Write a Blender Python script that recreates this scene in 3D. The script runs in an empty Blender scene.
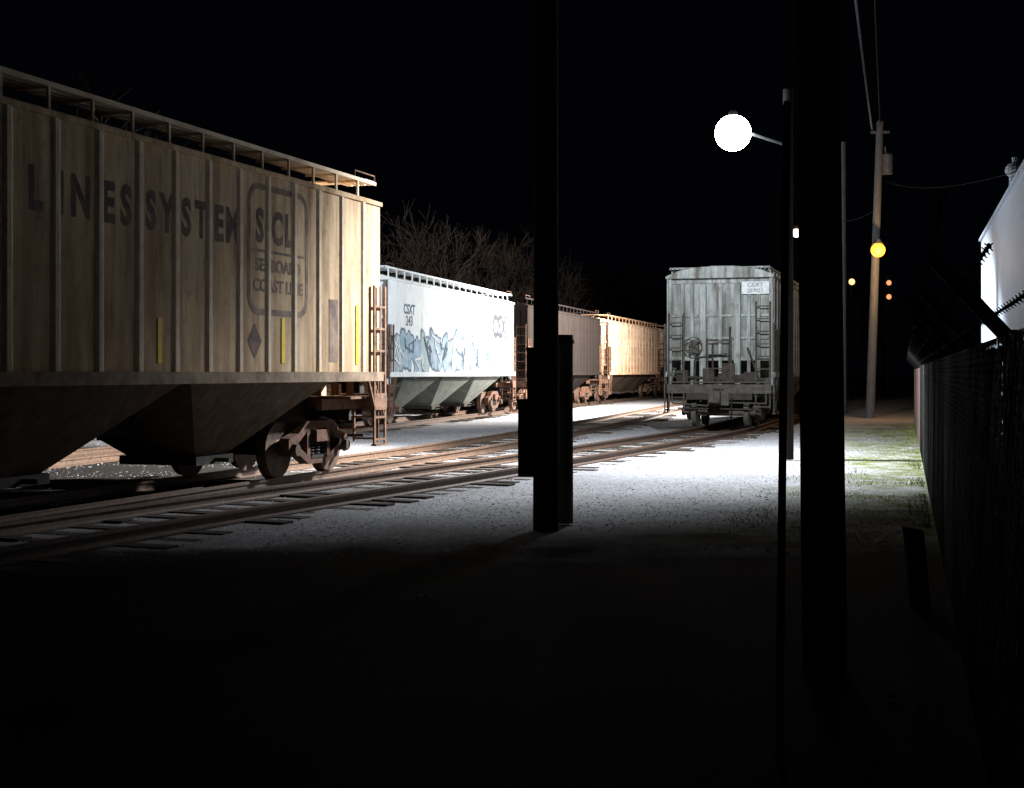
import bpy, math, random
from mathutils import Vector, Matrix, noise
random.seed(7)
C = bpy.context.scene.collection
F = 1400.0; HOR = 372.0; CAMZ = 1.75
def px(x, y, Y): return Vector(((x-512)/F*Y, Y, CAMZ-(y-HOR)/F*Y))

# ---------------------------------------------------------------- materials
def newmat(name):
    m = bpy.data.materials.new(name); m.use_nodes = True
    nt = m.node_tree; b = nt.nodes['Principled BSDF']
    return m, nt, b
def N(nt, t, **kw):
    n = nt.nodes.new(t)
    for k, v in kw.items():
        if k in n.inputs: n.inputs[k].default_value = v
        else: setattr(n, k, v)
    return n
def ramp(nt, fac, p0, p1, c0=(0,0,0,1), c1=(1,1,1,1)):
    r = nt.nodes.new('ShaderNodeValToRGB')
    r.color_ramp.elements[0].position = p0; r.color_ramp.elements[1].position = p1
    r.color_ramp.elements[0].color = c0; r.color_ramp.elements[1].color = c1
    nt.links.new(fac, r.inputs[0]); return r.outputs[0]
def mix(nt, fac, a, b, blend='MIX'):
    m = nt.nodes.new('ShaderNodeMix'); m.data_type = 'RGBA'; m.blend_type = blend
    for s, v in ((0, fac), (6, a), (7, b)):
        if isinstance(v, (tuple, float, int)):
            m.inputs[s].default_value = (v if s == 0 else (*v[:3], 1))
        else: nt.links.new(v, m.inputs[s])
    return m.outputs[2]
def mapping(nt, scale):
    tc = nt.nodes.new('ShaderNodeTexCoord'); mp = nt.nodes.new('ShaderNodeMapping')
    mp.inputs['Scale'].default_value = scale
    nt.links.new(tc.outputs['Object'], mp.inputs[0]); return mp.outputs[0]
def noise_n(nt, vec, scale, detail=5, rough=.6):
    n = N(nt, 'ShaderNodeTexNoise', Scale=scale, Detail=detail, Roughness=rough)
    nt.links.new(vec, n.inputs['Vector']); return n.outputs['Fac']
def bump(nt, b, h, strength=.3, dist=.02):
    bp = N(nt, 'ShaderNodeBump', Strength=strength, Distance=dist)
    nt.links.new(h, bp.inputs['Height']); nt.links.new(bp.outputs[0], b.inputs['Normal'])
def N_mul(nt, a, k):
    n = nt.nodes.new('ShaderNodeMath'); n.operation = 'MULTIPLY'
    nt.links.new(a, n.inputs[0]); n.inputs[1].default_value = k; return n.outputs[0]
def N_mul2(nt, a, c):
    n = nt.nodes.new('ShaderNodeMath'); n.operation = 'MULTIPLY'
    nt.links.new(a, n.inputs[0]); nt.links.new(c, n.inputs[1]); return n.outputs[0]
def weathered(name, col, dirt, rust, streak=.6, rustamt=.5, low=1.2, rough=.85, spec=.08):
    """freight-car paint: vertical dirt streaks, rust blotches, grime rising from the bottom"""
    m, nt, b = newmat(name)
    v1 = mapping(nt, (3.2, 3.2, .3)); v2 = mapping(nt, (1, 1, 1)); v3 = mapping(nt, (11, 11, .8))
    s = ramp(nt, noise_n(nt, v1, 1.3, 5, .6), .40, .72)
    c = mix(nt, N_mul(nt, s, streak), col, dirt)
    c = mix(nt, N_mul(nt, ramp(nt, noise_n(nt, v3, 1.0, 6, .7), .50, .75), streak*.6), c, dirt)
    c = mix(nt, N_mul(nt, ramp(nt, noise_n(nt, v2, .7, 6, .7), .42, .72), .45), c, dirt)
    r = ramp(nt, noise_n(nt, v2, 3.2, 9, .75), .6-.12*rustamt, .72)
    c = mix(nt, N_mul(nt, r, rustamt), c, rust)
    v4 = mapping(nt, (6, 6, .8))
    c = mix(nt, N_mul(nt, ramp(nt, noise_n(nt, v4, 1.0, 8, .7), .54, .70), min(1, rustamt*1.2)), c, rust)
    tc = nt.nodes.new('ShaderNodeTexCoord'); sp = nt.nodes.new('ShaderNodeSeparateXYZ')
    nt.links.new(tc.outputs['Object'], sp.inputs[0])
    mr = N(nt, 'ShaderNodeMapRange'); nt.links.new(sp.outputs[2], mr.inputs[0])
    mr.inputs[1].default_value = low+2.1; mr.inputs[2].default_value = low
    nz = N_mul2(nt, mr.outputs[0], ramp(nt, noise_n(nt, v1, 2.2, 5, .6), .25, .7))
    c = mix(nt, N_mul(nt, nz, .85), c, dirt)
    nt.links.new(c, b.inputs['Base Color']); b.inputs['Roughness'].default_value = rough
    b.inputs['Specular IOR Level'].default_value = spec
    bump(nt, b, noise_n(nt, v2, 1.3, 3, .5), .4, .06)
    return m
def simple(name, c0, c1, scale=8, rough=.8, metal=0, stretch=(1,1,1), bs=.3, spec=.12):
    m, nt, b = newmat(name); v = mapping(nt, stretch)
    f = noise_n(nt, v, scale, 7, .7)
    nt.links.new(mix(nt, ramp(nt, f, .35, .68), c0, c1), b.inputs['Base Color'])
    b.inputs['Roughness'].default_value = rough; b.inputs['Metallic'].default_value = metal
    b.inputs['Specular IOR Level'].default_value = spec
    bump(nt, b, f, bs, .01); return m
def emit(name, col, s, sampled=False):
    m, nt, b = newmat(name)
    b.inputs['Base Color'].default_value = (*col, 1)
    b.inputs['Emission Color'].default_value = (*col, 1); b.inputs['Emission Strength'].default_value = s
    if not sampled: m.cycles.emission_sampling = 'NONE'
    return m

M = {}
M['tan'] = weathered('tan_paint', (.78,.59,.38), (.26,.145,.075), (.14,.056,.025), .8, .5)
M['tanrib'] = simple('tan_rib_paint', (.90,.77,.60), (.60,.44,.29), 2.2)
M['tansill'] = simple('tan_sill_paint', (.34,.25,.17), (.14,.09,.06), 4)
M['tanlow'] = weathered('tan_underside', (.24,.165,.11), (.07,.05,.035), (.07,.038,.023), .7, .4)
M['white'] = weathered('white_paint', (.86,.90,.92), (.52,.53,.52), (.25,.16,.1), .25, .25)
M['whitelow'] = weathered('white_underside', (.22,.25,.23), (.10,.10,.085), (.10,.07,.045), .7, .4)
M['brown'] = weathered('brown_paint', (.024,.019,.017), (.012,.010,.0095), (.024,.013,.009), .7, .5, spec=.01)
M['brownrib'] = simple('brown_rib_paint', (.024,.019,.017), (.014,.011,.010), 3, spec=.01)
M['cream'] = weathered('cream_paint', (.92,.74,.55), (.30,.125,.05), (.19,.06,.02), .8, 1.0)
M['creamrib'] = simple('cream_rib_paint', (.80,.56,.36), (.32,.14,.06), 3)
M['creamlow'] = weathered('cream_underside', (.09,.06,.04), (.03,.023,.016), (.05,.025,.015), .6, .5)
M['grey'] = weathered('grey_paint', (.30,.32,.31), (.055,.056,.045), (.065,.042,.028), .95, .75, 1.7)
M['greyrib'] = simple('grey_rib_paint', (.30,.31,.30), (.10,.095,.08), 4)
M['iron'] = simple('rusty_iron', (.14,.07,.043), (.04,.027,.021), 9, .85)
M['rust'] = simple('bright_rust_iron', (.26,.145,.09), (.07,.042,.03), 7, .85)
M['grime'] = simple('grimy_iron', (.04,.033,.028), (.016,.013,.011), 6, .85)
M['greyiron'] = simple('dusty_grey_iron', (.07,.064,.054), (.026,.022,.018), 6, .85)
M['wheel'] = simple('wheel_steel', (.13,.08,.058), (.05,.034,.026), 10, .6, .4)
M['rail'] = simple('rail_steel', (.12,.072,.048), (.042,.028,.02), 14, .5, .25, spec=.3)
M['tie'] = simple('old_timber', (.06,.045,.035), (.02,.016,.012), 7, .95, 0, (1,6,1), .8)
M['pole'] = simple('dark_pole_wood', (.022,.018,.016), (.009,.007,.006), 5, .95, 0, (6,6,.5), .8)
M['poleg'] = simple('grey_pole_wood', (.24,.21,.19), (.11,.095,.082), 5, .95, 0, (6,6,.5), .8)
M['poled'] = simple('dull_pole_wood', (.115,.12,.13), (.055,.058,.062), 5, .95, 0, (6,6,.5), .8)
M['black'] = simple('black_steel', (.010,.010,.010), (.006,.006,.006), 8, .85)
M['galv'] = simple('galvanised_steel', (.12,.12,.125), (.06,.06,.06), 12, .6, .4)
M['chain'] = simple('dull_chain_wire', (.05,.05,.05), (.025,.025,.025), 12, .7, .2)
M['slat'] = simple('brown_fence_slat', (.24,.165,.14), (.08,.055,.046), 4, .85, 0, (4,4,.6))
M['navy'] = simple('dark_grey_lettering', (.02,.024,.034), (.05,.055,.07), 12, .8)
M['ink'] = simple('faded_dark_lettering', (.085,.06,.065), (.27,.185,.14), 3.2, .85)
M['faint'] = simple('worn_emblem_lettering', (.12,.085,.085), (.38,.27,.19), 3.2, .85)
M['whitelet'] = simple('white_lettering', (.50,.52,.53), (.34,.35,.35), 8, .8)
M['mark'] = simple('stencil_lettering', (.13,.135,.14), (.22,.22,.23), 8, .8)
M['yellow'] = simple('yellow_reflector', (.85,.62,.02), (.7,.5,.02), 8, .5)
M['spb'] = simple('pale_blue_spray', (.17,.28,.38), (.46,.55,.60), 3, .8)
M['spd'] = simple('dark_blue_spray', (.06,.10,.16), (.17,.22,.28), 3, .8)
M['spg'] = simple('green_grey_spray', (.24,.33,.35), (.44,.52,.52), 3, .8)
M['wall'] = simple('white_siding', (.58,.66,.76), (.50,.58,.68), 1.5, .6)
M['bark'] = simple('tree_bark', (.0075,.006,.005), (.005,.004,.0035), 8, .95, spec=0)
M['paper'] = simple('litter_paper', (.7,.7,.68), (.5,.5,.48), 9, .8)
M['lampwhite'] = emit('white_lamp_glow', (.85,.93,1.0), 55, True)
M['lampfar'] = emit('pink_lamp_glow', (1.0,.72,.66), 3)
M['lampamber'] = emit('amber_lamp_glow', (1.0,.36,.035), 2.3)
M['lampred'] = emit('red_lamp_glow', (1.0,.32,.14), 1.4)
M['lampsmall'] = emit('small_amber_glow', (1.0,.6,.26), 1.6)

# ---------------------------------------------------------------- mesh builder
class MB:
    def __init__(s): s.v = []; s.f = []
    def quad_box(s, pts):
        n = len(s.v); s.v += [tuple(p) for p in pts]
        for f in ((0,3,2,1),(4,5,6,7),(0,1,5,4),(1,2,6,5),(2,3,7,6),(3,0,4,7)): s.f.append(tuple(n+i for i in f))
    def box(s, x0, x1, y0, y1, z0, z1, mat=None):
        p = [Vector(q) for q in ((x0,y0,z0),(x1,y0,z0),(x1,y1,z0),(x0,y1,z0),(x0,y0,z1),(x1,y0,z1),(x1,y1,z1),(x0,y1,z1))]
        if mat: p = [mat @ q for q in p]
        s.quad_box(p); return s
    def tube(s, a, b, r, n=8, r2=None, caps=True):
        a = Vector(a); b = Vector(b); r2 = r if r2 is None else r2
        d = (b-a)
        if d.length < 1e-6: return s
        d.normalize(); u = d.orthogonal().normalized(); w = d.cross(u); k = len(s.v)
        for i in range(n):
            t = 2*math.pi*i/n; o = u*math.cos(t)+w*math.sin(t)
            s.v.append(tuple(a+o*r)); s.v.append(tuple(b+o*r2))
        for i in range(n):
            j = (i+1) % n; s.f.append((k+2*i, k+2*j, k+2*j+1, k+2*i+1))
        if caps:
            s.f.append(tuple(k+2*i for i in reversed(range(n)))); s.f.append(tuple(k+2*i+1 for i in range(n)))
        return s
    def beam(s, a, b, w, h=None):
        a = Vector(a); b = Vector(b); h = h or w; d = (b-a).normalized()
        up = Vector((0,0,1)) if abs(d.z) < .95 else Vector((1,0,0))
        r = d.cross(up).normalized()*w/2; t = r.cross(d).normalized()*h/2
        s.quad_box([a-r-t, a+r-t, a+r+t, a-r+t, b-r-t, b+r-t, b+r+t, b-r+t]); return s
    def prism(s, prof, y0, y1):          # profile in xz, extruded along y
        n = len(prof); k = len(s.v)
        s.v += [(x,y0,z) for x,z in prof]+[(x,y1,z) for x,z in prof]
        for i in range(n):
            j = (i+1) % n; s.f.append((k+i,k+j,k+n+j,k+n+i))
        s.f.append(tuple(k+i for i in reversed(range(n)))); s.f.append(tuple(k+n+i for i in range(n))); return s
    def prismx(s, prof, x0, x1):         # profile in yz, extruded along x
        n = len(prof); k = len(s.v)
        s.v += [(x0,y,z) for y,z in prof]+[(x1,y,z) for y,z in prof]
        for i in range(n):
            j = (i+1) % n; s.f.append((k+i,k+j,k+n+j,k+n+i))
        s.f.append(tuple(k+i for i in reversed(range(n)))); s.f.append(tuple(k+n+i for i in range(n))); return s
    def prismz(s, prof, z0, z1):         # profile in xy, extruded along z
        n = len(prof); k = len(s.v)
        s.v += [(x,y,z0) for x,y in prof]+[(x,y,z1) for x,y in prof]
        for i in range(n):
            j = (i+1) % n; s.f.append((k+i,k+j,k+n+j,k+n+i))
        s.f.append(tuple(k+i for i in reversed(range(n)))); s.f.append(tuple(k+n+i for i in range(n))); return s
    def sphere(s, c, r, n=16, m=10, sz=1):
        c = Vector(c); k = len(s.v)
        for i in range(m+1):
            a = math.pi*i/m
            for j in range(n):
                t = 2*math.pi*j/n; s.v.append((c.x+r*math.sin(a)*math.cos(t), c.y+r*math.sin(a)*math.sin(t), c.z+sz*r*math.cos(a)))
        for i in range(m):
            for j in range(n):
                q = (j+1) % n; s.f.append((k+i*n+j, k+(i+1)*n+j, k+(i+1)*n+q, k+i*n+q))
        return s
    def torus(s, c, R, r, axis='x', n=20, m=6):
        c = Vector(c); k = len(s.v)
        for i in range(n):
            t = 2*math.pi*i/n
            for j in range(m):
                p = 2*math.pi*j/m; a = R+r*math.cos(p); h = r*math.sin(p)
                s.v.append(tuple(c+Vector((h, a*math.cos(t), a*math.sin(t))))) if axis == 'x' else s.v.append(tuple(c+Vector((a*math.cos(t), a*math.sin(t), h))))
        for i in range(n):
            for j in range(m):
                s.f.append((k+i*m+j, k+((i+1)%n)*m+j, k+((i+1)%n)*m+(j+1)%m, k+i*m+(j+1)%m))
        return s
    def mesh(s, name, mat, smooth=False, bevel=False):
        me = bpy.data.meshes.new(name); me.from_pydata(s.v, [], s.f); me.update()
        if mat: me.materials.append(mat)
        if smooth: me.polygons.foreach_set('use_smooth', [True]*len(me.polygons))
        return me
    def build(s, name, mat, parent=None, loc=(0,0,0), rz=0, smooth=False):
        o = bpy.data.objects.new(name, s.mesh(name, mat, smooth)); C.objects.link(o)
        o.location = loc; o.rotation_euler = (0,0,rz)
        if parent: o.parent = parent
        return o
def tag(o, label=None, cat=None, group=None, kind=None):
    for k, v in (('label',label),('category',cat),('group',group),('kind',kind)):
        if v: o[k] = v
    return o
def thing(name, label, cat, loc=(0,0,0), rz=0, group=None):
    o = bpy.data.objects.new(name, None); C.objects.link(o); o.location = loc; o.rotation_euler = (0,0,rz)
    o.empty_display_size = .3
    return tag(o, label, cat, group)
def text(name, body, mat, parent, loc, rot, size, thick=.0, sx=1, align='CENTER'):
    cu = bpy.data.curves.new(name, 'FONT'); cu.body = body; cu.size = size; cu.align_x = align; cu.align_y = 'CENTER'
    cu.offset = thick; cu.resolution_u = 3; cu.extrude = .0004
    o = bpy.data.objects.new(name, cu); C.objects.link(o)
    me = bpy.data.meshes.new_from_object(o.evaluated_get(bpy.context.evaluated_depsgraph_get()))
    bpy.data.objects.remove(o); me.materials.clear(); me.materials.append(mat)
    q = bpy.data.objects.new(name, me); C.objects.link(q); q.parent = parent; q.location = loc; q.rotation_euler = rot
    q.scale = (sx, 1, 1); return q
SIDE = (math.pi/2, 0, 0)
ENDR = (math.pi/2, 0, -math.pi/2)

# ---------------------------------------------------------------- tracks
def catmull(pts, step=.6):
    P = [Vector((x,y,0)) for x,y in pts]; P = [2*P[0]-P[1]]+P+[2*P[-1]-P[-2]]; out = []
    for i in range(1, len(P)-2):
        for k in range(40):
            t = k/40
            out.append(.5*((2*P[i])+(P[i+1]-P[i-1])*t+(2*P[i-1]-5*P[i]+4*P[i+1]-P[i+2])*t*t+(3*P[i]-P[i-1]-3*P[i+1]+P[i+2])*t**3))
    out.append(P[-2]); res = [out[0]]; acc = 0
    for a, b in zip(out, out[1:]):
        d = (b-a).length
        while acc+d >= step:
            r = (step-acc)/d; a = a.lerp(b, r); res.append(a.copy()); d = (b-a).length; acc = 0
        acc += d
    return res
T1 = catmull([(-9.1,4),(-5.44,12.8),(-3.8,16.8),(-.65,23.8),(2.6,31.5),(5.6,39.0),(8.1,47),(10.6,55),(12.4,61),(17.5,78)])
T2 = catmull([(-9.5,6),(-6.95,13.6),(-3.57,23.6),(-1.1,31),(1.25,39.5),(3.7,49),(6.0,59),(10.2,76)])
T3 = catmull([(-10.6,20),(-5.6,39),(-1.45,56.8),(3.25,74.4),(8.2,91.8),(12,104)])
RAILPROF = [(-.07,0),(.07,0),(.07,.015),(.012,.035),(.012,.105),(.037,.115),(.037,.148),(.028,.153),(-.028,.153),(-.037,.148),(-.037,.115),(-.012,.105),(-.012,.035),(-.07,.015)]
def rail_mesh(path, off):
    m = MB(); n = len(RAILPROF)
    for i, p in enumerate(path):
        d = (path[min(i+1,len(path)-1)]-path[max(i-1,0)]).normalized(); r = Vector((d.y,-d.x,0))
        for o, z in RAILPROF:
            q = p+r*(off+o); m.v.append((q.x,q.y,z))
    for i in range(len(path)-1):
        for j in range(n):
            k = (j+1) % n; m.f.append((i*n+j, i*n+k, (i+1)*n+k, (i+1)*n+j))
    return m
tie_me = None
def track(path, label, tie0, tie1, guard=None):
    global tie_me
    t = thing('railway_track', label, 'railway track', group=None)
    rail_mesh(path, .7525).build('rail', M['rail'], t); rail_mesh(path, -.7525).build('rail', M['rail'], t)
    if guard:
        seg = [p for p in path if guard[0] < p.y < guard[1]]
        rail_mesh(seg, .62).build('guard_rail', M['rail'], t)
    if tie_me is None:
        tie_me = MB().box(-1.35,1.35,-.115,.115,-.16,.0).mesh('tie', M['tie'])
    cnt = 0
    for i, p in enumerate(path):
        if p.y < tie0 or p.y > tie1 or cnt >= 100: continue
        cnt += 1
        d = (path[min(i+1,len(path)-1)]-path[max(i-1,0)]).normalized()
        o = bpy.data.objects.new('tie', tie_me); C.objects.link(o); o.parent = t
        r = Vector((d.y,-d.x,0))
        o.location = p+r*random.uniform(-.16,.2)+Vector((0,0,.0+random.uniform(-.016,.022)))
        o.rotation_euler = (0, random.uniform(-.008,.008), math.atan2(d.y,d.x)-math.pi/2+random.uniform(-.06,.06))
    return t
track(T1, 'nearest railway track, running up to the lone grey hopper car', 9, 66)
track(T2, 'middle railway track, under the large tan hopper car on the left', 9, 66, (12, 20))
track(T3, 'farthest railway track, under the row of parked hopper cars', 34, 96)

# ---------------------------------------------------------------- ground
def frange(a, b, s):
    r = []; x = a
    while x < b-1e-6: r.append(x); x += s
    return r
gx = [-600,-200,-80,-45]+frange(-30,30.1,.33)+[45,80,200,600]
gy = [-300,-60,-10]+frange(2,60,.33)+frange(60,110,1)+[115,150,300,900]
def near_track(x, y):
    best = 99
    for T in (T1,T2,T3):
        for i in range(0, len(T), 3):
            p = T[i]
            if abs(p.y-y) < 4:
                d = (p.x-x)**2+(p.y-y)**2
                if d < best: best = d
    return math.sqrt(best)
m = MB(); A = {'dirt':[], 'rust':[], 'grass':[]}  # dirt also carries painted shade: unlit foreground and under the tan car
for y in gy:
    for x in gx:
        n1 = noise.noise(Vector((x*.5,y*.5,0))); n2 = noise.noise(Vector((x*1.7,y*1.7,5)))
        inner = abs(x) < 30 and 2 < y < 60
        dt = near_track(x, y) if (-30 < x < 30 and 2 < y < 110) else 99
        fence = .4+.28*y-x
        z = (n1*.025+n2*.010) if inner else 0
        if dt < 1.6: z = z*.3+.002
        m.v.append((x,y,z-.01))
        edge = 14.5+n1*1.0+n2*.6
        dirt_shade = min(1,max(0,(edge-y)/1.6+.2))  # foreground dirt, darkened to stand in for ground outside the lamp's light
        under = -3.57+(y-23.6)*.338+1.3-x            # shade under and beyond the tan car, painted as dark ground
        if y < 36 and x < -4: dirt_shade = max(dirt_shade, min(1, max(0, under))*min(1, max(0, (36-y)/5)))
        elif y < 27: dirt_shade = max(dirt_shade, min(1, max(0, under))*min(1, max(0, (27-y)/5)))
        A['dirt'].append(dirt_shade)
        A['rust'].append(min(1,max(0,(1.9-dt)/1.2))*(.6+.4*n2))
        A['grass'].append(min(1,max(0,(2.8-fence+n1*2.2+n2)/2))*(1 if y < 48 else .3))
nx = len(gx)
for j in range(len(gy)-1):
    for i in range(nx-1): m.f.append((j*nx+i,j*nx+i+1,(j+1)*nx+i+1,(j+1)*nx+i))
gm, nt, b = newmat('gravel_ground')
v = mapping(nt, (1,1,1))
def attr(nt, n):
    a = nt.nodes.new('ShaderNodeAttribute'); a.attribute_name = n; return a.outputs['Fac']
vo = N(nt, 'ShaderNodeTexVoronoi', Scale=34); nt.links.new(v, vo.inputs['Vector'])
sp = nt.nodes.new('ShaderNodeSeparateColor'); nt.links.new(vo.outputs['Color'], sp.inputs[0])
c = mix(nt, sp.outputs[0], (.17,.17,.18), (.46,.46,.48))
c = mix(nt, N_mul(nt, ramp(nt, noise_n(nt, v, .6, 9, .75), .42, .70), .5), c, (.19,.175,.17))
c = mix(nt, N_mul(nt, ramp(nt, noise_n(nt, v, 5, 7, .8), .50, .72), .45), c, (.11,.10,.09))
c = mix(nt, N_mul(nt, attr(nt,'rust'), .85), c, mix(nt, sp.outputs[1], (.06,.046,.036), (.22,.175,.145)))
gn = ramp(nt, noise_n(nt, v, 2.2, 7, .75), .36, .56)
c = mix(nt, N_mul2(nt, attr(nt,'grass'), gn), c, mix(nt, sp.outputs[2], (.05,.068,.012), (.15,.155,.05)))
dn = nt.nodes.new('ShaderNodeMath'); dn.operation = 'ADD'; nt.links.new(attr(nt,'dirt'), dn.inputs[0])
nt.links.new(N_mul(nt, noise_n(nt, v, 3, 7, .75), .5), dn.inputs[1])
c = mix(nt, ramp(nt, dn.outputs[0], .35, 1.05), c, mix(nt, sp.outputs[2], (.010,.009,.008), (.026,.023,.020)))  # near-black tone for dirt and the painted shade
nt.links.new(c, b.inputs['Base Color']); b.inputs['Roughness'].default_value = .95; b.inputs['Specular IOR Level'].default_value = .05
bump(nt, b, noise_n(nt, v, 20, 6, .75), .5, .03)
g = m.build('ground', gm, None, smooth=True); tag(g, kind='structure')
tag(g, 'pale gravel yard ground turning to dirt and painted-in shade in the foreground', 'ground')
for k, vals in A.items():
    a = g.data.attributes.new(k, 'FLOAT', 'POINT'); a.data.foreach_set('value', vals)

def stones(count, region, smin, smax):
    m = MB()
    while count:
        x, y = region()
        s = random.uniform(smin, smax)*(1 if random.random() < .98 else 1.9); k = len(m.v); a = random.random()*6.28
        ca, sa = math.cos(a), math.sin(a)
        P = [(1,0,.0),(0,1,.05),(-1,0,0),(0,-.9,.0),(.1,.1,.36),(0,0,-.5)]
        for q in P:
            j = [random.uniform(.7,1.25)*s*c for c in q]
            m.v.append((x+j[0]*ca-j[1]*sa, y+j[0]*sa+j[1]*ca, j[2]-.003))
        for f in ((0,1,4),(1,2,4),(2,3,4),(3,0,4),(1,0,5),(2,1,5),(3,2,5),(0,3,5)): m.f.append(tuple(k+i for i in f))
        count -= 1
    return m
def reg():
    while 1:
        y = 13+28*random.random()**1.2; x = random.uniform(-.37,.33)*y
        if x < .28*y+.2 and random.random() < (y-12.5)/3: return x, y
sm, nt, b = newmat('stone_grey')
gi = nt.nodes.new('ShaderNodeNewGeometry')
nt.links.new(ramp(nt, gi.outputs['Random Per Island'], 0, 1, (.2,.19,.185,1), (.70,.70,.72,1)), b.inputs['Base Color'])
b.inputs['Roughness'].default_value = .9
tag(stones(16000, reg, .007, .017).build('gravel', sm), 'loose grey stones scattered over the yard', 'gravel', kind='stuff')
gm2, nt, b = newmat('dry_grass')
gi = nt.nodes.new('ShaderNodeNewGeometry')
nt.links.new(ramp(nt, gi.outputs['Random Per Island'], 0, 1, (.07,.12,.015,1), (.25,.25,.08,1)), b.inputs['Base Color'])
m = MB()
for i in range(12000):
    y = 14.5+30*random.random(); x = .4+.28*y-.1-2.4*random.random()**1.6
    if noise.noise(Vector((x*.8,y*.6,3))) < -.08: continue
    h = random.uniform(.010,.035)*(2.2 if .4+.28*y-x < .35 else 1); a = random.random()*6.28; w = .006; k = len(m.v)
    lx, ly = random.uniform(-1.2,1.2)*h, random.uniform(-1.2,1.2)*h
    m.v += [(x-w*math.cos(a),y-w*math.sin(a),-.01),(x+w*math.cos(a),y+w*math.sin(a),-.01),(x+lx,y+ly,h)]; m.f.append((k,k+1,k+2))
tag(m.build('grass', gm2), 'short dry grass along the foot of the fence', 'grass', kind='stuff')

# ---------------------------------------------------------------- hopper cars
def hopper(label, P, slope, mat, ribs=True, undermat=None, endmat=None, near_end=False, group='hopper cars parked in the row on the far track', L=8.0, pitch=.78, ribmat=None, truckmat=None, arch=.20, rbh=.30, sillmat=None):
    """P: point (x,y) of the far end of the near side; slope dx/dy of the track"""
    u = Vector((slope,1,0)).normalized(); n = Vector((-u.y,u.x,0))
    cen = Vector((P[0],P[1],0))-u*L+n*1.55
    if near_end: cen = Vector((P[0],P[1],0))+u*L
    car = thing('hopper_car', label, 'train car', (cen.x,cen.y,.153), math.atan2(u.y,u.x), group)
    em = endmat or M['iron']; tm = truckmat or M['iron']
    zs, ze = 1.5, 4.37; Lp = L-.14; xe = L-.42; zw = 1.95
    body = MB()
    body.prism([(-xe,ze-.01),(-xe,zw),(-6.1,1.45),(6.1,1.45),(xe,zw),(xe,ze-.01)], -1.49, 1.49)
    for s in (-1,1): body.box(-Lp,Lp,s*1.51-.015,s*1.51+.015,zs,ze)
    body.build('body', mat, car)
    arc = []
    for i in range(13):
        y = -1.56+3.12*i/12; arc.append((y, ze+arch*(1-(abs(y)/1.56)**3)+.004))
    roof = MB()
    roof.prismx([(y,z) for y,z in arc]+[(1.56,ze-.06),(-1.56,ze-.06)], -Lp-.03, Lp+.03)
    r = roof.build('roof', mat, car)
    for i in range(10):
        h = MB(); x = -xe+.9+i*(2*xe-1.8)/9; h.box(x-.62,x+.62,-.36,.36,ze+arch-.01,ze+arch+.06); h.box(x-.04,x+.04,-.42,.42,ze+arch+.04,ze+arch+.085)
        h.build('roof_hatch', mat, r)
    for s in (-1,1):
        s_ = MB(); s_.box(-Lp-.01,Lp+.01,s*1.56-.03,s*1.56+.03,zs-.05,zs+.10)
        s_.build('side_sill', sillmat or ribmat or mat, car)
    if ribs:
        rme = MB().prismz([(-.085,0),(-.035,-.026),(.035,-.026),(.085,0),(.035,.026),(-.035,.026)], zs+.10, ze-.06).mesh('rib', ribmat or mat)
        x = L-.8
        while x > -Lp+.1:
            for s in (-1,1):
                o = bpy.data.objects.new('rib', rme); C.objects.link(o); o.parent = car; o.location = (x, s*1.5262, 0)
            x -= pitch
    rbm = ribmat or mat
    for s in (-1,1):
        rb = MB()
        for q in range(4): rb.box(-L+.1,L-.1,s*(.98+q*.12)-.04,s*(.98+q*.12)+.04,ze+rbh,ze+rbh+.025)
        rb.box(-L+.1,L-.1,s*1.43-.012,s*1.43+.012,ze+rbh-.01,ze+rbh+.045)
        x = -L+.4
        while x < L-.3:
            rb.box(x-.02,x+.02,s*1.42-.015,s*1.42+.015,ze-.02,ze+rbh); rb.box(x-.02,x+.02,min(s*.9,s*1.42),max(s*.9,s*1.42),ze+rbh-.03,ze+rbh)
            x += pitch
        rb.build('running_board', rbm, car)
    for s in (-1,1):
        rb = MB()
        for q in range(3): rb.box(s*(L-.2-q*.13)-.05,s*(L-.2-q*.13)+.05,-1.43,1.43,ze+rbh+.032,ze+rbh+.055)
        rb.build('cross_board', rbm, car)
    for s in (-1,1):
        for q in (-1,1):
            y0 = q*1.43; gb = MB(); z0, z1 = ze+rbh+.04, ze+rbh+(.14 if not near_end else .07)
            gb.tube((s*(L-.15),y0,z0),(s*(L-.15),y0,z1),.012,6); gb.tube((s*(L-.15),y0,z1),(s*(L-.9),y0,z1),.012,6)
            gb.tube((s*(L-.9),y0,z1),(s*(L-.9),y0,z0),.012,6)
            gb.build('handrail', em, car)
    for cx in (-4.2,0,4.2):
        hp = MB(); a, c_ = 2.0, .42
        top = [(cx-a,-1.46,1.46),(cx+a,-1.46,1.46),(cx+a,1.46,1.46),(cx-a,1.46,1.46)]
        bot = [(cx-c_,-.55,.42),(cx+c_,-.55,.42),(cx+c_,.55,.42),(cx-c_,.55,.42)]
        hp.quad_box(bot+top)
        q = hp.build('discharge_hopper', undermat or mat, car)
        og = MB().box(cx-.5,cx+.5,-.62,.62,.30,.42); og.box(cx-.62,cx-.5,-.5,.5,.33,.39); og.tube((cx,-.85,.36),(cx,.85,.36),.03,8)
        og.build('outlet_gate', M['grime'], q)
    MB().box(-L,L,-.16,.16,.78,1.12).build('centre_sill', M['grime'], car)
    E = []
    e = MB(); e.box(L-.12,L,-1.5,1.5,.98,1.24); e.box(L-1.2,L-.12,-1.5,1.5,1.17,1.21)
    for y in (-1.1,1.1): e.box(L-1.5,L-.12,y-.05,y+.05,1.0,1.17)
    E.append(('end_platform', e, em))
    e = MB()
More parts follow.
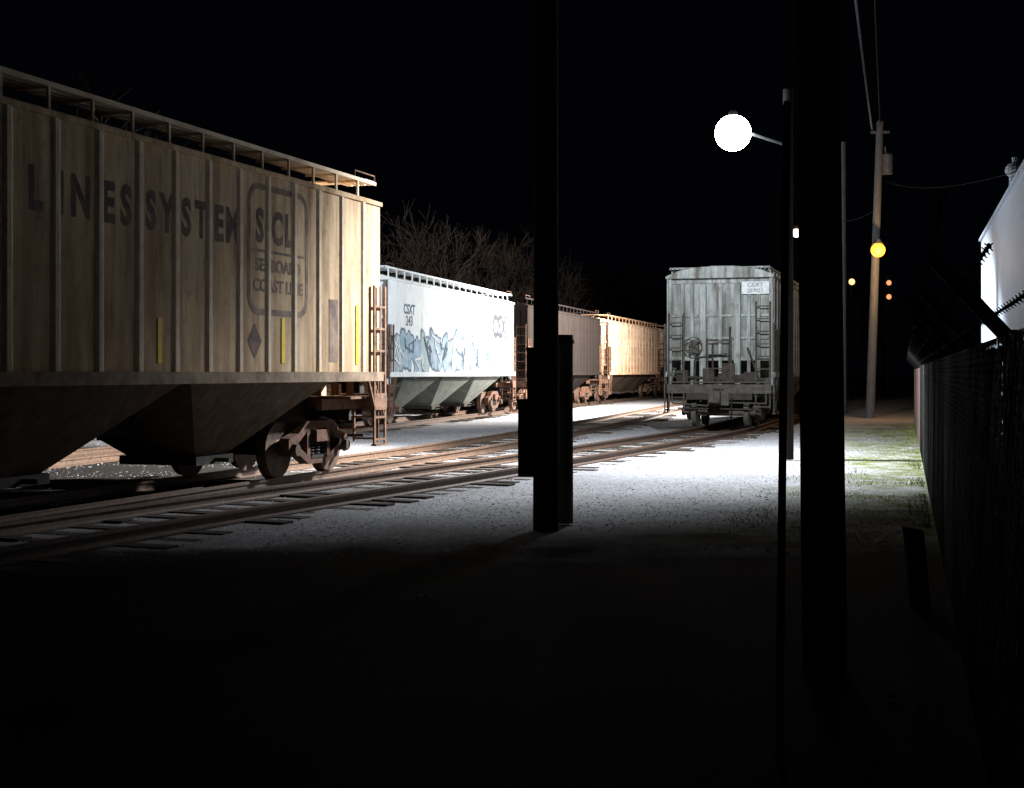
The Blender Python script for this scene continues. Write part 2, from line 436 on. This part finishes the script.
    for y in (-1.46,1.46):
        e.box(L-.34,L-.24,y-.05,y+.05,1.21,ze-.06); e.beam((L-.3,y,1.25),(L-1.6,y*.98,2.1),.07)
    for y in (-.5,.5):
        e.box(xe+.005,xe+.20,y-.09,y+.09,1.2,ze-.25)
    for y in (-1.1,-.82,0,.82,1.1): e.box(xe+.002,xe+.11,y-.045,y+.045,1.22,ze-.21)
    e.box(xe+.003,xe+.10,-1.46,1.46,zw-.02,zw+.10); e.box(xe+.003,xe+.05,-1.46,1.46,ze-.2,ze-.05); e.box(xe+.004,xe+.06,-1.46,1.46,3.2,3.27)
    e.box(xe+.004,xe+.07,-1.46,1.46,2.55,2.62)
    E.append(('end_frame', e, mat))
    e = MB(); y0, y1 = 1.05, 1.45
    e.tube((L-.1,y0,.55),(L-.1,y0,3.6),.022,6); e.tube((L-.1,y1,.55),(L-.1,y1,3.6),.022,6)
    e.tube((L-.1,y0,3.6),(L-.4,y0,3.6),.018,6); e.tube((L-.1,y1,3.6),(L-.4,y1,3.6),.018,6)
    z = .6
    while z < 3.6: e.tube((L-.1,y0,z),(L-.1,y1,z),.018,6); z += .36
    E.append(('end_ladder', e, em))
    e = MB(); y0, y1 = -1.45, -1.02
    e.tube((L-.06,y0,.45),(L-.06,y0,3.3),.024,6); e.tube((L-.06,y1,.45),(L-.06,y1,3.3),.024,6)
    z = .5
    while z < 3.3: e.tube((L-.06,y0,z),(L-.06,y1,z),.018,6); z += .36
    E.append(('grab_ladder', e, em))
    for y in (-1.57,1.57):
        e = MB()
        for x in (L-.46,L-.04): e.box(x-.028,x+.028,y-.014,y+.014,.42,3.0)
        z = .50
        while z < 3.0: e.box(L-.46,L-.04,y-.012,y+.012,z-.018,z+.018); z += .36
        e.box(L-.50,L-.0,y-.05,y+.04,.40,.43); e.beam((L-.46,y,1.4),(L-.04,y,.85),.025)
        e.box(L-.5,L,y-.02,y+.02,.98,1.25); e.box(L-.24,L-.20,y-.01,y+.01,.98,3.0); e.beam((L-.7,y,1.45),(L-.46,y,1.0),.05,.04)
        E.append(('side_ladder', e, em))
    e = MB()
    e.tube((L-.03,-1.4,1.30),(L-.03,1.4,1.30),.022,6)
    e.tube((L-.02,-1.35,.98),(L-.02,-1.35,.7),.02,6); e.tube((L-.02,-1.35,.7),(L-.02,-.3,.62),.022,6); e.tube((L-.02,1.35,.98),(L-.02,1.35,.7),.022,6)
    e.tube((L-.02,1.35,.7),(L-.02,.25,.72),.022,6)
    for z in (1.7,2.1,2.5): e.tube((L-.12,-.34,z),(L-.12,.34,z),.018,6)
    for y in (-.34,.34): e.tube((L-.12,y,1.22),(L-.12,y,2.6),.022,6)
    E.append(('grab_iron', e, em))
    e = MB(); e.tube((L-.2,-1.3,1.45),(L-.2,1.3,1.38),.04,8); e.tube((L-.2,-.2,1.4),(L-.2,-.2,2.4),.03,6); e.tube((L-.25,.25,1.2),(L-.25,.3,2.9),.03,6)
    e.tube((L-.25,-.75,1.2),(L-.22,-.7,2.0),.035,6); e.tube((L-.22,-.7,2.0),(L-.22,.2,2.12),.03,6); e.box(L-.35,L-.14,-.48,-.15,1.25,1.7); e.box(L-.3,L-.15,.72,1.02,1.24,1.6)
    e.box(L-.3,L-.12,.08,.44,1.25,1.85); e.box(L-.33,L-.15,-1.25,-.92,1.25,1.65); e.tube((L-.22,1.2,1.2),(L-.22,.8,2.3),.03,6)
    e.box(L-.1,L-.02,-.95,.95,.80,.98); e.tube((L-.06,-1.2,.55),(L-.06,1.2,.52),.025,6)
    E.append(('brake_pipe', e, M['grime']))
    e = MB(); e.box(L-.1,L+.38,-.075,.075,.80,.95); e.box(L+.34,L+.62,-.15,.12,.72,1.03); e.box(L+.6,L+.72,-.15,-.03,.74,1.01); e.box(L+.6,L+.66,.05,.13,.78,.98)
    e.box(L-.015,L+.05,-.30,.30,.64,1.06)
    E.append(('coupler', e, tm))
    e = MB(); e.tube((L,.38,.85),(L+.22,.4,.75),.022,8); e.tube((L+.22,.4,.75),(L+.32,.42,.45),.022,8); e.tube((L+.32,.42,.45),(L+.38,.42,.28),.026,8)
    E.append(('air_hose', e, M['black']))
    for nm, mb, mt in E:
        me = mb.mesh(nm, mt)
        for s in (1,-1):
            o = bpy.data.objects.new(nm, me); C.objects.link(o); o.parent = car
            if s == -1: o.rotation_euler = (0,0,math.pi)
    bw = MB().torus((-L,.72,2.35),.25,.016,'x')
    for i in range(5):
        t = i*2*math.pi/5; bw.tube((-L,.72,2.35),(-L,.72+.25*math.cos(t),2.35+.25*math.sin(t)),.011,5)
    bw.tube((-L,.72,2.35),(-L+.5,.72,2.35),.025,6); bw.build('brake_wheel', em, car)
    bb = MB().box(-L+.1,-L+.3,.6,.86,2.15,2.5); bb.tube((-L+.25,.72,2.15),(-L+.25,.72,1.2),.02,6); bb.build('brake_housing', em, car)
    MB().tube((-L+.32,-1.0,1.41),(-L+.32,.05,1.41),.15,14).build('air_reservoir', M['grime'], car)
    for s in (-1,1):
        tr = MB()
        for y in (-1.0,1.0):
            Tb = [(-.98,.60),(-.70,.66),(-.40,.84),(.40,.84),(.70,.66),(.98,.60),(.98,.50),(.66,.54),(.36,.72),(-.36,.72),(-.66,.54),(-.98,.50)]
            tr.prism(Tb, y-.08, y+.08)
            tr.prism([(-.72,.48),(-.36,.30),(.36,.30),(.72,.48),(.72,.36),(.36,.18),(-.36,.18),(-.72,.36)], y-.08, y+.08)
            for x in (-.86,.86): tr.box(x-.16,x+.16,y-.085,y+.085,.34,.58)
            for x in (-.34,.34): tr.box(x-.05,x+.05,y-.07,y+.07,.24,.75)
        tr.box(-.22,.22,-1.15,1.15,.52,.70); tr.box(-.3,.3,-.35,.35,.70,.80)
        tr.box(-.30,-.24,-.95,.95,.30,.45); tr.box(.24,.30,-.95,.95,.30,.45)
        t = tr.build('truck', tm, car, (s*(L-1.45),0,0))
        for y in (-1.0,1.0):
            spm = MB()
            for x in (-.19,0,.19):
                for z in range(4): spm.torus((x,y,.33+z*.05),.065,.018,'z',10,5)
            spm.box(-.27,.27,y-.09,y+.09,.265,.31); spm.box(-.27,.27,y-.088,y+.088,.505,.519)
            spm.build('spring', M['grime'], t)
        for x in (-.86,.86):
            wm = MB()
            wm.tube((0,-1.12,.42),(0,1.12,.42),.075,10)
            for y in (-1,1):
                for a, b_, r0, r1 in ((.69,.715,.455,.455),(.715,.83,.425,.418)):
                    wm.tube((0,y*a,.42),(0,y*b_,.42),r0,28,r1)
                wm.tube((0,y*.83,.42),(0,y*.85,.42),.16,16,.13)
                wm.tube((0,y*1.09,.42),(0,y*1.16,.42),.11,10,.09)
            wm.build('wheelset', M['wheel'] if tm is M['iron'] else tm, t, (x,0,0))
    return car, cen, u, L

lc, _, _, L = hopper('large tan ribbed hopper car with faded dark lettering, in the left foreground', (-2.1,23.1), .338, M['tan'], True, M['tanlow'], M['rust'], group='hopper cars', ribmat=M['tanrib'], sillmat=M['tansill'])
SY = -1.527
def bayc(k): return L-.8-.78*k-.39
for k, (a, b_) in {5:('E','M'),6:('S','T'),7:('S','Y'),8:('E','S'),9:('I','N'),10:('','L'),12:('L','Y'),13:('M','I'),14:('F','A')}.items():
    sh = -.12 if k in (8,9,10) else .03
    for ch, dx in ((a,-.18),(b_,.17)):
        if k == 8 and ch == 'S': dx = .24
        if k == 8 and ch == 'E': dx = -.10
        if ch: text('lettering', ch, M['ink'], lc, (bayc(k)+dx+sh, SY, 3.50), SIDE, .62, .028, .76)
def rr_outline(x0,x1,z0,z1,r,w):
    def ring(ins):
        pts = []
        for cx, cz, a0 in ((x1-r,z1-r,0),(x0+r,z1-r,90),(x0+r,z0+r,180),(x1-r,z0+r,270)):
            for i in range(7):
                t = math.radians(a0+i*15); pts.append((cx+(r-ins)*math.cos(t), cz+(r-ins)*math.sin(t)))
        return pts
    a = ring(0); c = ring(w); m = MB(); n = len(a)
    m.v = [(x,0,z) for x,z in a]+[(x,0,z) for x,z in c]
    m.f = [(i,(i+1)%n,n+(i+1)%n,n+i) for i in range(n)]; return m
ex0, ex1 = L-4.50, L-2.72
rr_outline(ex0, ex1, 2.38, 4.18, .28, .085).build('emblem_outline', M['faint'], lc, (0,SY-.002,0))
rr_outline(ex0+.12, ex1-.12, 3.24, 3.28, .02, .02).build('emblem_rule', M['faint'], lc, (0,SY-.002,0))
for ch, xx in (('S',L-4.16),('C',L-3.66),('L',L-3.32),):
    text('emblem_lettering', ch, M['ink'], lc, (xx, SY-.002, 3.58), SIDE, .62, .026, .76)
for i, w in enumerate(('SEABOARD','COAST LINE')):
    text('emblem_lettering', w, M['faint'], lc, ((ex0+ex1)/2, SY-.002, 3.06-.28*i), SIDE, .24, .007, 1.1)
for s, z0, z1 in ((1.04,1.72,2.65),(3.50,1.72,2.36),(6.62,1.70,2.25)):
    MB().box(L-s-.04,L-s+.05,-1.536,-1.529,z0,z1).build('reflector', M['yellow'], lc)
d = MB(); d.v = [(0,0,.24),(.19,0,0),(0,0,-.24),(-.19,0,0)]; d.f = [(0,3,2,1)]; d.build('diamond_mark', M['ink'], lc, (L-4.30,SY-.003,2.02))
MB().box(L-2.02,L-1.72,-1.531,-1.527,1.75,2.7).build('data_panel', M['faint'], lc)

wc, _, _, _ = hopper('white smooth-sided hopper car covered with blue graffiti, behind the tan car', (.12,56.4), .24, M['white'], False, M['whitelow'])
text('lettering', 'CSX', M['navy'], wc, (8-2.5,-1.53,3.3), SIDE, 1.15, .06, 1.0)
text('reporting_mark', 'CSXT', M['spd'], wc, (8-13.9,-1.53,3.5), SIDE, .42, .012, 1.1)
text('reporting_mark', '243', M['spd'], wc, (8-13.9,-1.53,3.15), SIDE, .42, .012, 1.1)
def blob(cx, cz, w, h, seed):
    rnd = random.Random(seed); pts = []
    ph = rnd.random()*6
    for i in range(36):
        t = 2*math.pi*i/36; r = 1+.22*math.sin(3*t+ph)+.16*math.sin(5*t+2*ph)+.10*math.sin(9*t+ph)
        pts.append((cx+w*r*math.cos(t), cz+h*r*math.sin(t)))
    return pts
for i in range(13):
    cx = -7.0+i*.98; cz = 2.22+.10*math.sin(i*2.1); pts = blob(cx, cz, .80, .54 if i > 8 else .62, i)
    for nm, k, mt, off in (('graffiti',1.0,M['spd'],.001),('graffiti',.88,M['spb'] if i % 3 else M['spg'],.003)):
        m = MB(); m.v = [(cx,0,cz)]+[(cx+(x-cx)*k,0,cz+(z-cz)*k) for x,z in pts]
        m.f = [(0,1+(j+1)%36,1+j) for j in range(36)]
        m.build(nm, mt, wc, (0,-1.5265-off-.0012*i,0))
    m = MB(); rnd = random.Random(i+50)
    p = [(cx+rnd.uniform(-.55,.55), cz+rnd.uniform(-.5,.5)) for _ in range(7)]
    for a, b_ in zip(p, p[1:]): m.beam((a[0],0,a[1]),(b_[0],0,b_[1]),.004,.06)
    m.build('graffiti', M['spd'] if i % 2 else M['white'], wc, (0,-1.549-.0003*i,0))
hopper('dark brown hopper car, second in the far row behind the wooden pole', (4.7,73.8), .262, M['brown'], True, ribmat=M['brownrib'])
hopper('cream and rust coloured hopper car, third in the far row', (9.6,91.2), .282, M['cream'], True, M['creamlow'], pitch=1.0, ribmat=M['creamrib'])
hopper('last hopper car of the far row, mostly hidden by the grey car', (14.6,108.6), .285, M['cream'], True, M['creamlow'], pitch=1.0, ribmat=M['creamrib'])
gc, _, _, _ = hopper('lone grey hopper car seen end-on beneath the bright white lamp', (5.93,40.2), .31, M['grey'], True, None, M['greyiron'], near_end=True, group='hopper cars', ribmat=M['greyrib'], truckmat=M['greyiron'], arch=.27, rbh=.20)
MB().box(-7.695,-7.685,-1.40,-.62,3.84,4.20).build('number_panel', M['whitelet'], gc)
text('reporting_mark', 'CSXT', M['mark'], gc, (-7.702,-1.01,4.10), ENDR, .17, .003, 1.1)
text('reporting_mark', '257022', M['mark'], gc, (-7.702,-1.01,3.93), ENDR, .15, .003, 1.0)

# ---------------------------------------------------------------- poles and lamps
def pole(root, base, top, r0, r1, mat, name='pole'):
    m = MB(); base = Vector(base); top = Vector(top); n = 8
    for i in range(n):
        a = base.lerp(top, i/n); b_ = base.lerp(top, (i+1)/n)
        m.tube(a-base, b_-base, r0+(r1-r0)*i/n, 16, r0+(r1-r0)*(i+1)/n, caps=(i in (0,n-1)))
    return m.build(name, mat, root, smooth=False)
b0 = px(546,530,15.5)
t = thing('utility_pole', 'dark wooden utility pole with electrical boxes standing alone in mid yard', 'pole', (b0.x,15.5,0))
pole(t, (0,0,-.1), (0,0,9), .145, .12, M['pole'])
m = MB().box(-.31,-.11,-.12,.12,.60,1.42); m.box(-.325,-.10,-.13,.13,1.42,1.45); m.build('electrical_box', M['black'], t)
m = MB().box(-.21,-.10,-.14,.10,1.43,1.99); m.box(-.22,-.09,-.15,.11,1.99,2.02); m.build('meter_box', M['black'], t)
m = MB().tube((-.07,-.17,2.0),(-.07,-.15,8.5),.022,8)
for z in (2.4,3.4,4.4,5.4): m.box(-.11,-.03,-.195,-.10,z,z+.03)
m.build('conduit', M['black'], t)
b1 = px(565,523,16.2)
t = thing('wooden_post', 'short thick wooden post cut off at head height beside the centre pole', 'post', (b1.x,16.2,0))
pole(t, (0,0,-.1), (0,0,2.08), .095, .092, M['poleg'], 'post')
MB().tube((0,0,2.08),(0,0,2.13),.11,16,.10).build('post_cap', M['galv'], t)
t = thing('utility_pole', 'thickest nearest wooden utility pole, black and unlit, right of the white lamp', 'pole', (1.83,8.2,0))
pole(t, (0,0,-.1), (-.10,0,10), .132, .115, M['pole'])
MB().box(-1.1,.9,-.06,.06,9.5,9.62).build('crossarm', M['pole'], t)
t = thing('steel_post', 'thin dark steel post in the foreground just left of the thickest pole', 'post', (1.22,6.4,0))
MB().tube((0,0,-.1),(.035,0,2.95),.019,10).build('post', M['black'], t)
MB().tube((.035,0,2.95),(.035,0,2.99),.024,10,.01).build('post_cap', M['black'], t)

def lamp(kind, loc, energy, col, aim=None, size=180, blend=.2, radius=.2):
    ld = bpy.data.lights.new('lamp_light', kind); ld.energy = energy; ld.color = col; ld.shadow_soft_size = radius
    o = bpy.data.objects.new('lamp_light', ld); C.objects.link(o); o.location = loc
    if kind == 'SPOT':
        ld.spot_size = math.radians(size); ld.spot_blend = blend
        o.rotation_euler = Vector(aim).to_track_quat('-Z','Y').to_euler()
    return o
LY = 28.0; lp = px(733,133,LY); pb = px(788,459,LY)
t = thing('yard_lamp', 'tall pole with a dazzling white globe lamp on a side arm', 'lamp', (pb.x,LY,0))
pole(t, (0,0,-.1), (0,0,7.3), .115, .10, M['pole'])
rel = lp-Vector((pb.x,LY,0))
m = MB().tube((.05,0,6.26),(rel.x+.25,0,rel.z+.02),.028,8); m.build('arm', M['galv'], t)
m = MB().tube((rel.x,0,rel.z+.33),(rel.x,0,rel.z+.44),.14,16,.06); m.tube((rel.x,0,rel.z+.4),(rel.x+.36,0,rel.z+.0),.02,8); m.build('lamp_housing', M['galv'], t)
MB().sphere(rel, .36, 24, 14).build('lamp_globe', M['lampwhite'], t, smooth=True)
aim = Vector((-.28,.44,-.85)).normalized()
lamp('SPOT', lp+aim*.48, 10500, (.88,.94,1.0), aim, 180, .26, .12)
aim = Vector((-1,-.02,-.33)).normalized()
lamp('SPOT', lp+aim*.48, 50000, (1.0,.98,.95), aim, 93, 1.0, .12)  # added second beam at the globe, brightens the tan car's right end

PY = 53.0; pb = px(870,418,PY); tp = px(880,124,PY)
t = thing('utility_pole', 'tall leaning wooden pole with a transformer and a glowing amber lamp', 'pole', (pb.x,PY,0))
r = Vector((tp.x-pb.x,0,tp.z)); pole(t, (0,0,-.1), r, .17, .13, M['poled'])
q = px(887,163,PY)-Vector((pb.x,PY,0)); m = MB().tube((q.x,0,q.z-.42),(q.x,0,q.z+.30),.21,16); m.tube((q.x,0,q.z+.3),(q.x,0,q.z+.42),.21,16,.05); m.tube((q.x-.08,-.1,q.z+.3),(q.x-.1,-.1,q.z+.6),.03,6); m.build('transformer', M['galv'], t)
al = px(878,250,PY-.9); q = al-Vector((pb.x,PY,0))
MB().sphere(q, .27, 16, 10).build('lamp_globe', M['lampamber'], t, smooth=True)
MB().tube((r.x*.57,0,q.z+.15),(q.x,-.65,q.z+.35),.03,8).build('lamp_arm', M['galv'], t)
MB().tube((q.x,-.9,q.z+.24),(q.x,-.9,q.z+.40),.2,12,.08).build('lamp_housing', M['galv'], t)
MB().box(r.x-.35,r.x+.35,-.05,.05,r.z-.35,r.z-.27).build('crossarm', M['poled'], t)
lamp('POINT', al+Vector((-.05,-1.2,-.5)), 600, (1,.55,.22), radius=.1)
PY2 = 60.0; pb2 = px(843,410,PY2)
t = thing('utility_pole', 'slender pale pole half hidden behind the thickest pole', 'pole', (pb2.x,PY2,0))
pole(t, (0,0,-.1), (0,0,11.5), .15, .12, M['poled'])
fl = px(796.5,233,PY2); q = fl-Vector((pb2.x,PY2,0))
MB().tube((0,0,q.z-.1),(q.x,0,q.z+.2),.03,8).build('lamp_arm', M['galv'], t)
MB().sphere(q, .19, 16, 10).build('lamp_globe', M['lampfar'], t, smooth=True)
MB().tube((q.x,0,q.z+.17),(q.x,0,q.z+.32),.17,12,.06).build('lamp_housing', M['galv'], t)
a2 = Vector((-1,.34,-.34)).normalized()
lamp('SPOT', fl+a2*.32, 95000, (1.0,.95,.90), a2, 140, .5, .1)
def farlamp(x, ys, Y, mt, label, r=.12):
    b_ = px(x, 400, Y); t = thing('signal_mast', label, 'signal', (b_.x,Y,0), group=None)
    top = px(x, ys[0], Y).z+.5; MB().tube((0,0,-.1),(0,0,top),.07,8).build('mast', M['black'], t)
    for y in ys:
        z = px(x,y,Y).z; MB().sphere((0,-.22,z), r, 12, 8).build('signal_light', mt, t, smooth=True)
        MB().box(-.22,.22,-.14,.05,z-.24,z+.24).build('signal_housing', M['black'], t)
farlamp(851, (282,), 88, M['lampsmall'], 'distant mast with one small amber light left of the leaning pole', .2)
farlamp(888, (283,297), 88, M['lampred'], 'distant mast with two small reddish lights right of the leaning pole', .16)
def wire(name, a, b_, sag, r, label):
    a = Vector(a); b_ = Vector(b_); m = MB(); n = 26; pts = []
    for i in range(n+1):
        s = i/n; p = a.lerp(b_, s); p.z -= sag*4*s*(1-s); pts.append(p)
    for p, q in zip(pts, pts[1:]): m.tube(p, q, r, 5, caps=False)
    return tag(m.build(name, M['black'] if r < .03 else M['poled']), label, 'wire')
wire('power_line', (1.35,8.2,9.62), (tp.x-.3,PY,tp.z-.2), .25, .032, 'left overhead wire running from above the frame to the leaning pole')
wire('power_line', (1.9,8.2,9.62), (tp.x,PY,tp.z+.02), .25, .02, 'right overhead wire running from above the frame to the leaning pole')
wire('service_wire', (14.1,PY,9.0), (8.0,21.5,4.9), .3, .008, 'thin wire from the transformer to the white building')
wire('communication_cable', (pb2.x,PY2,8.2), (13.8,PY,7.9), .1, .012, 'short cable between the two distant wooden poles')

# ---------------------------------------------------------------- fence
fu = Vector((.28,1,0)).normalized()
f = thing('security_fence', 'chain link fence with brown slats and barbed wire along the right side', 'fence', (.4,0,0), math.atan2(fu.y,fu.x))
FH = 1.86; step = 2.44; x0 = 5.5-2.44; nb = 20
pm = MB().tube((0,0,-.1),(0,0,FH),.035,10); pm.tube((0,0,FH),(0,0,FH+.05),.045,10,.02)
am = MB().beam((0,0,FH),(0,.30,FH+.34),.05,.055)
pme = pm.mesh('post', M['black']); ame = am.mesh('barb_arm', M['black'])
for i in range(nb+1):
    x = x0+i*step
    po = bpy.data.objects.new('post', pme); C.objects.link(po); po.parent = f; po.location = (x,-.01,0)
    if i > 0:
        ao = bpy.data.objects.new('barb_arm', ame); C.objects.link(ao); ao.parent = po
    if i < nb:
        m = MB(); k = int(step/.10)
        for j in range(k+1):
            xx = x+j*.10; dz = random.uniform(-.02,.01); dy = random.uniform(-.003,.003)
            m.box(xx,xx+.09,.034+dy,.038+dy,.04,FH-.02+dz)
        m.build('slat_panel', M['slat'], f)
        if i < 12:
            m = MB(); cz = .07; n_ = int((step+FH)/cz)
            for j in range(n_):
                o = j*cz
                for sgn in (1,-1):
                    a0 = max(0, o-step); a1 = min(FH, o)
                    if a1 <= a0: continue
                    if sgn == 1: pa, pb_ = (x+o-a0, a0), (x+o-a1, a1)
                    else: pa, pb_ = (x+step-(o-a0), a0), (x+step-(o-a1), a1)
                    m.tube((pa[0],.046,pa[1]+.02),(pb_[0],.046,pb_[1]+.02),.0022,3,caps=False)
            m.build('chain_mesh', M['chain'], f)
MB().tube((x0,0,FH-.03),(x0+nb*step,0,FH-.03),.022,8).build('top_rail', M['black'], f)
for d in (.08,.18,.29):
    m = MB(); x = x0+step*.2; kk = 0
    while x < x0+nb*step:
        x2 = x+.06; kk += 1
        m.tube((x,d+.004*math.sin(x*50),FH+d*1.14+.004*math.cos(x*50)),(x2,d+.004*math.sin(x2*50),FH+d*1.14+.004*math.cos(x2*50)),.005,4,caps=False)
        if x < 26 and kk % 2 == 0:
            for a in (.8,2.4):
                m.tube((x,d-.014*math.cos(a),FH+d*1.14-.014*math.sin(a)),(x+.012,d+.014*math.cos(a),FH+d*1.14+.014*math.sin(a)),.0022,3)
        x = x2
    m.build('barbed_wire', M['black'], f)
# ---------------------------------------------------------------- white building
wb = thing('white_building', 'smooth white building rising behind the fence at the right edge', 'building', (1.8,0,0), math.atan2(fu.y,fu.x))
ln = math.sqrt(1+.28**2); xb0, xb1 = 12*ln, 33*ln; HB = 4.87
m = MB(); m.box(xb0,xb1,-6,-.02,0,HB-.02)
m.build('wall', M['wall'], wb)
m = MB(); m.prismx([(.03,HB-.04),(.03,HB+.02),(-3,HB+.75),(-6.12,HB+.02),(-6.12,HB-.04)], xb0-.2, xb1+.1); m.build('roof', M['wall'], wb)
m = MB(); vx = 24.3*ln; m.tube((vx,-.12,HB),(vx,-.12,HB+.28),.10,12); m.sphere((vx,-.12,HB+.38),.17,14,8,.8); m.tube((vx,-.12,HB+.5),(vx,-.12,HB+.6),.05,8); m.build('roof_vent', M['wall'], wb, smooth=False)

# ---------------------------------------------------------------- small things
q = px(920,605,10.5)
t = thing('broken_post', 'short dark leaning stub of a post in front of the fence', 'post', (q.x,10.5,0))
m = MB().box(-.065,.065,-.05,.05,-.05,.55); m.quad_box([(-.065,-.05,.55),(.065,-.05,.55),(.065,.05,.55),(-.065,.05,.55),(-.07,-.05,.60),(.05,-.045,.57),(.05,.05,.565),(-.07,.05,.6)])
o = m.build('stub', M['pole'], t); o.rotation_euler = (0,-.09,0)
def scrap(x, y, s, label, seed):
    Y = CAMZ*F/(y-HOR); c0 = px(x,y,Y); rnd = random.Random(seed); m = MB(); n = 5
    for i in range(n):
        for j in range(n):
            m.v.append(((i-2)*s/4+rnd.uniform(-.1,.1)*s, (j-2)*s/4+rnd.uniform(-.1,.1)*s, .015+rnd.random()*s*.35))
    for i in range(n-1):
        for j in range(n-1): m.f.append((i*n+j,(i+1)*n+j,(i+1)*n+j+1,i*n+j+1))
    tag(m.build('litter', M['paper'], None, (c0.x,Y,0)), label, 'litter')
scrap(971,693,.10,'small white scrap of litter at the foot of the fence in the lower right corner',1)
scrap(879,545,.13,'white scrap of litter on the ground between the thickest pole and the fence',2)
scrap(424,602,.12,'pale scrap of litter on the dark ground left of the centre pole',3)
scrap(893,700,.08,'tiny pale scrap of litter right of the foot of the thickest pole',4)

# ---------------------------------------------------------------- bare trees
def make_tree(seed, H):
    rnd = random.Random(seed); tk = MB(); cr = MB()
    def grow(p, d, ln_, r, dep):
        e = p+d*ln_; mid = p.lerp(e,.5)+Vector((rnd.uniform(-1,1),rnd.uniform(-1,1),0))*ln_*.06
        tgt = tk if dep <= 1 else cr
        ns = 7 if dep < 2 else (4 if dep < 4 else 3)
        tgt.tube(p, mid, r, ns, r*.82, caps=False); tgt.tube(mid, e, r*.82, ns, r*.62, caps=False)
        if dep >= 5: return
        for i in range(4):
            a = rnd.uniform(.3,.85); az = rnd.random()*6.28; o = d.orthogonal().normalized(); w = d.cross(o)
            nd = (d*math.cos(a)+(o*math.cos(az)+w*math.sin(az))*math.sin(a)+Vector((0,0,.12))).normalized()
            st = p.lerp(e, rnd.uniform(.55,1) if i else 1)
            grow(st, nd, ln_*rnd.uniform(.58,.82), max(r*.55,.012), dep+1)
    grow(Vector((0,0,-.1)), Vector((rnd.uniform(-.05,.05),rnd.uniform(-.05,.05),1)).normalized(), H*.30, H*.016, 0)
    return tk.mesh('trunk', M['bark']), cr.mesh('crown', M['bark'])
protos = [make_tree(s, 10) for s in (3,8,21)]
spots = [(-10.5,36,.95),(-14.5,44,1.05),(-9,60,.98),(-7.5,66,1.05),(-4.6,72,.95),(-3.5,82,1.1),(-1,78,.9),(.5,86,1.0),(1.5,96,1.05),(5.2,98,.92),(7,104,1.0),(8.6,108,.95),(11.5,118,.95),(15,126,1),(20,92,.8),(24.5,90,.75),(19.5,76,.6),(26,98,.9)]
for i, (x, y, s) in enumerate(spots):
    far = i < 14
    t = thing('bare_tree', 'leafless winter tree standing in the dark behind the far row of cars' if far else 'leafless tree standing in the dark beyond the leaning pole', 'tree', (x,y,0), random.random()*6.28, 'bare trees behind the far row' if far else 'bare trees beyond the leaning pole')
    a, b_ = protos[i % 3]
    for nm, me in (('trunk',a),('crown',b_)):
        o = bpy.data.objects.new(nm, me); C.objects.link(o); o.parent = t
    t.scale = (s*1.25,s*1.25,s*1.18)

# ---------------------------------------------------------------- world, camera
w = bpy.data.worlds.new('World'); bpy.context.scene.world = w; w.use_nodes = True
bg = w.node_tree.nodes['Background']; bg.inputs[0].default_value = (.35,.5,1,1); bg.inputs[1].default_value = .0012
cam = bpy.data.cameras.new('camera'); co = bpy.data.objects.new('camera', cam); C.objects.link(co)
co.location = (0,0,CAMZ); co.rotation_euler = (math.pi/2,0,0)
cam.sensor_width = 36; cam.lens = F/1024*36; cam.shift_y = -22/1024; cam.clip_end = 2000
bpy.context.scene.camera = co
bpy.context.scene.view_settings.view_transform = 'Standard'
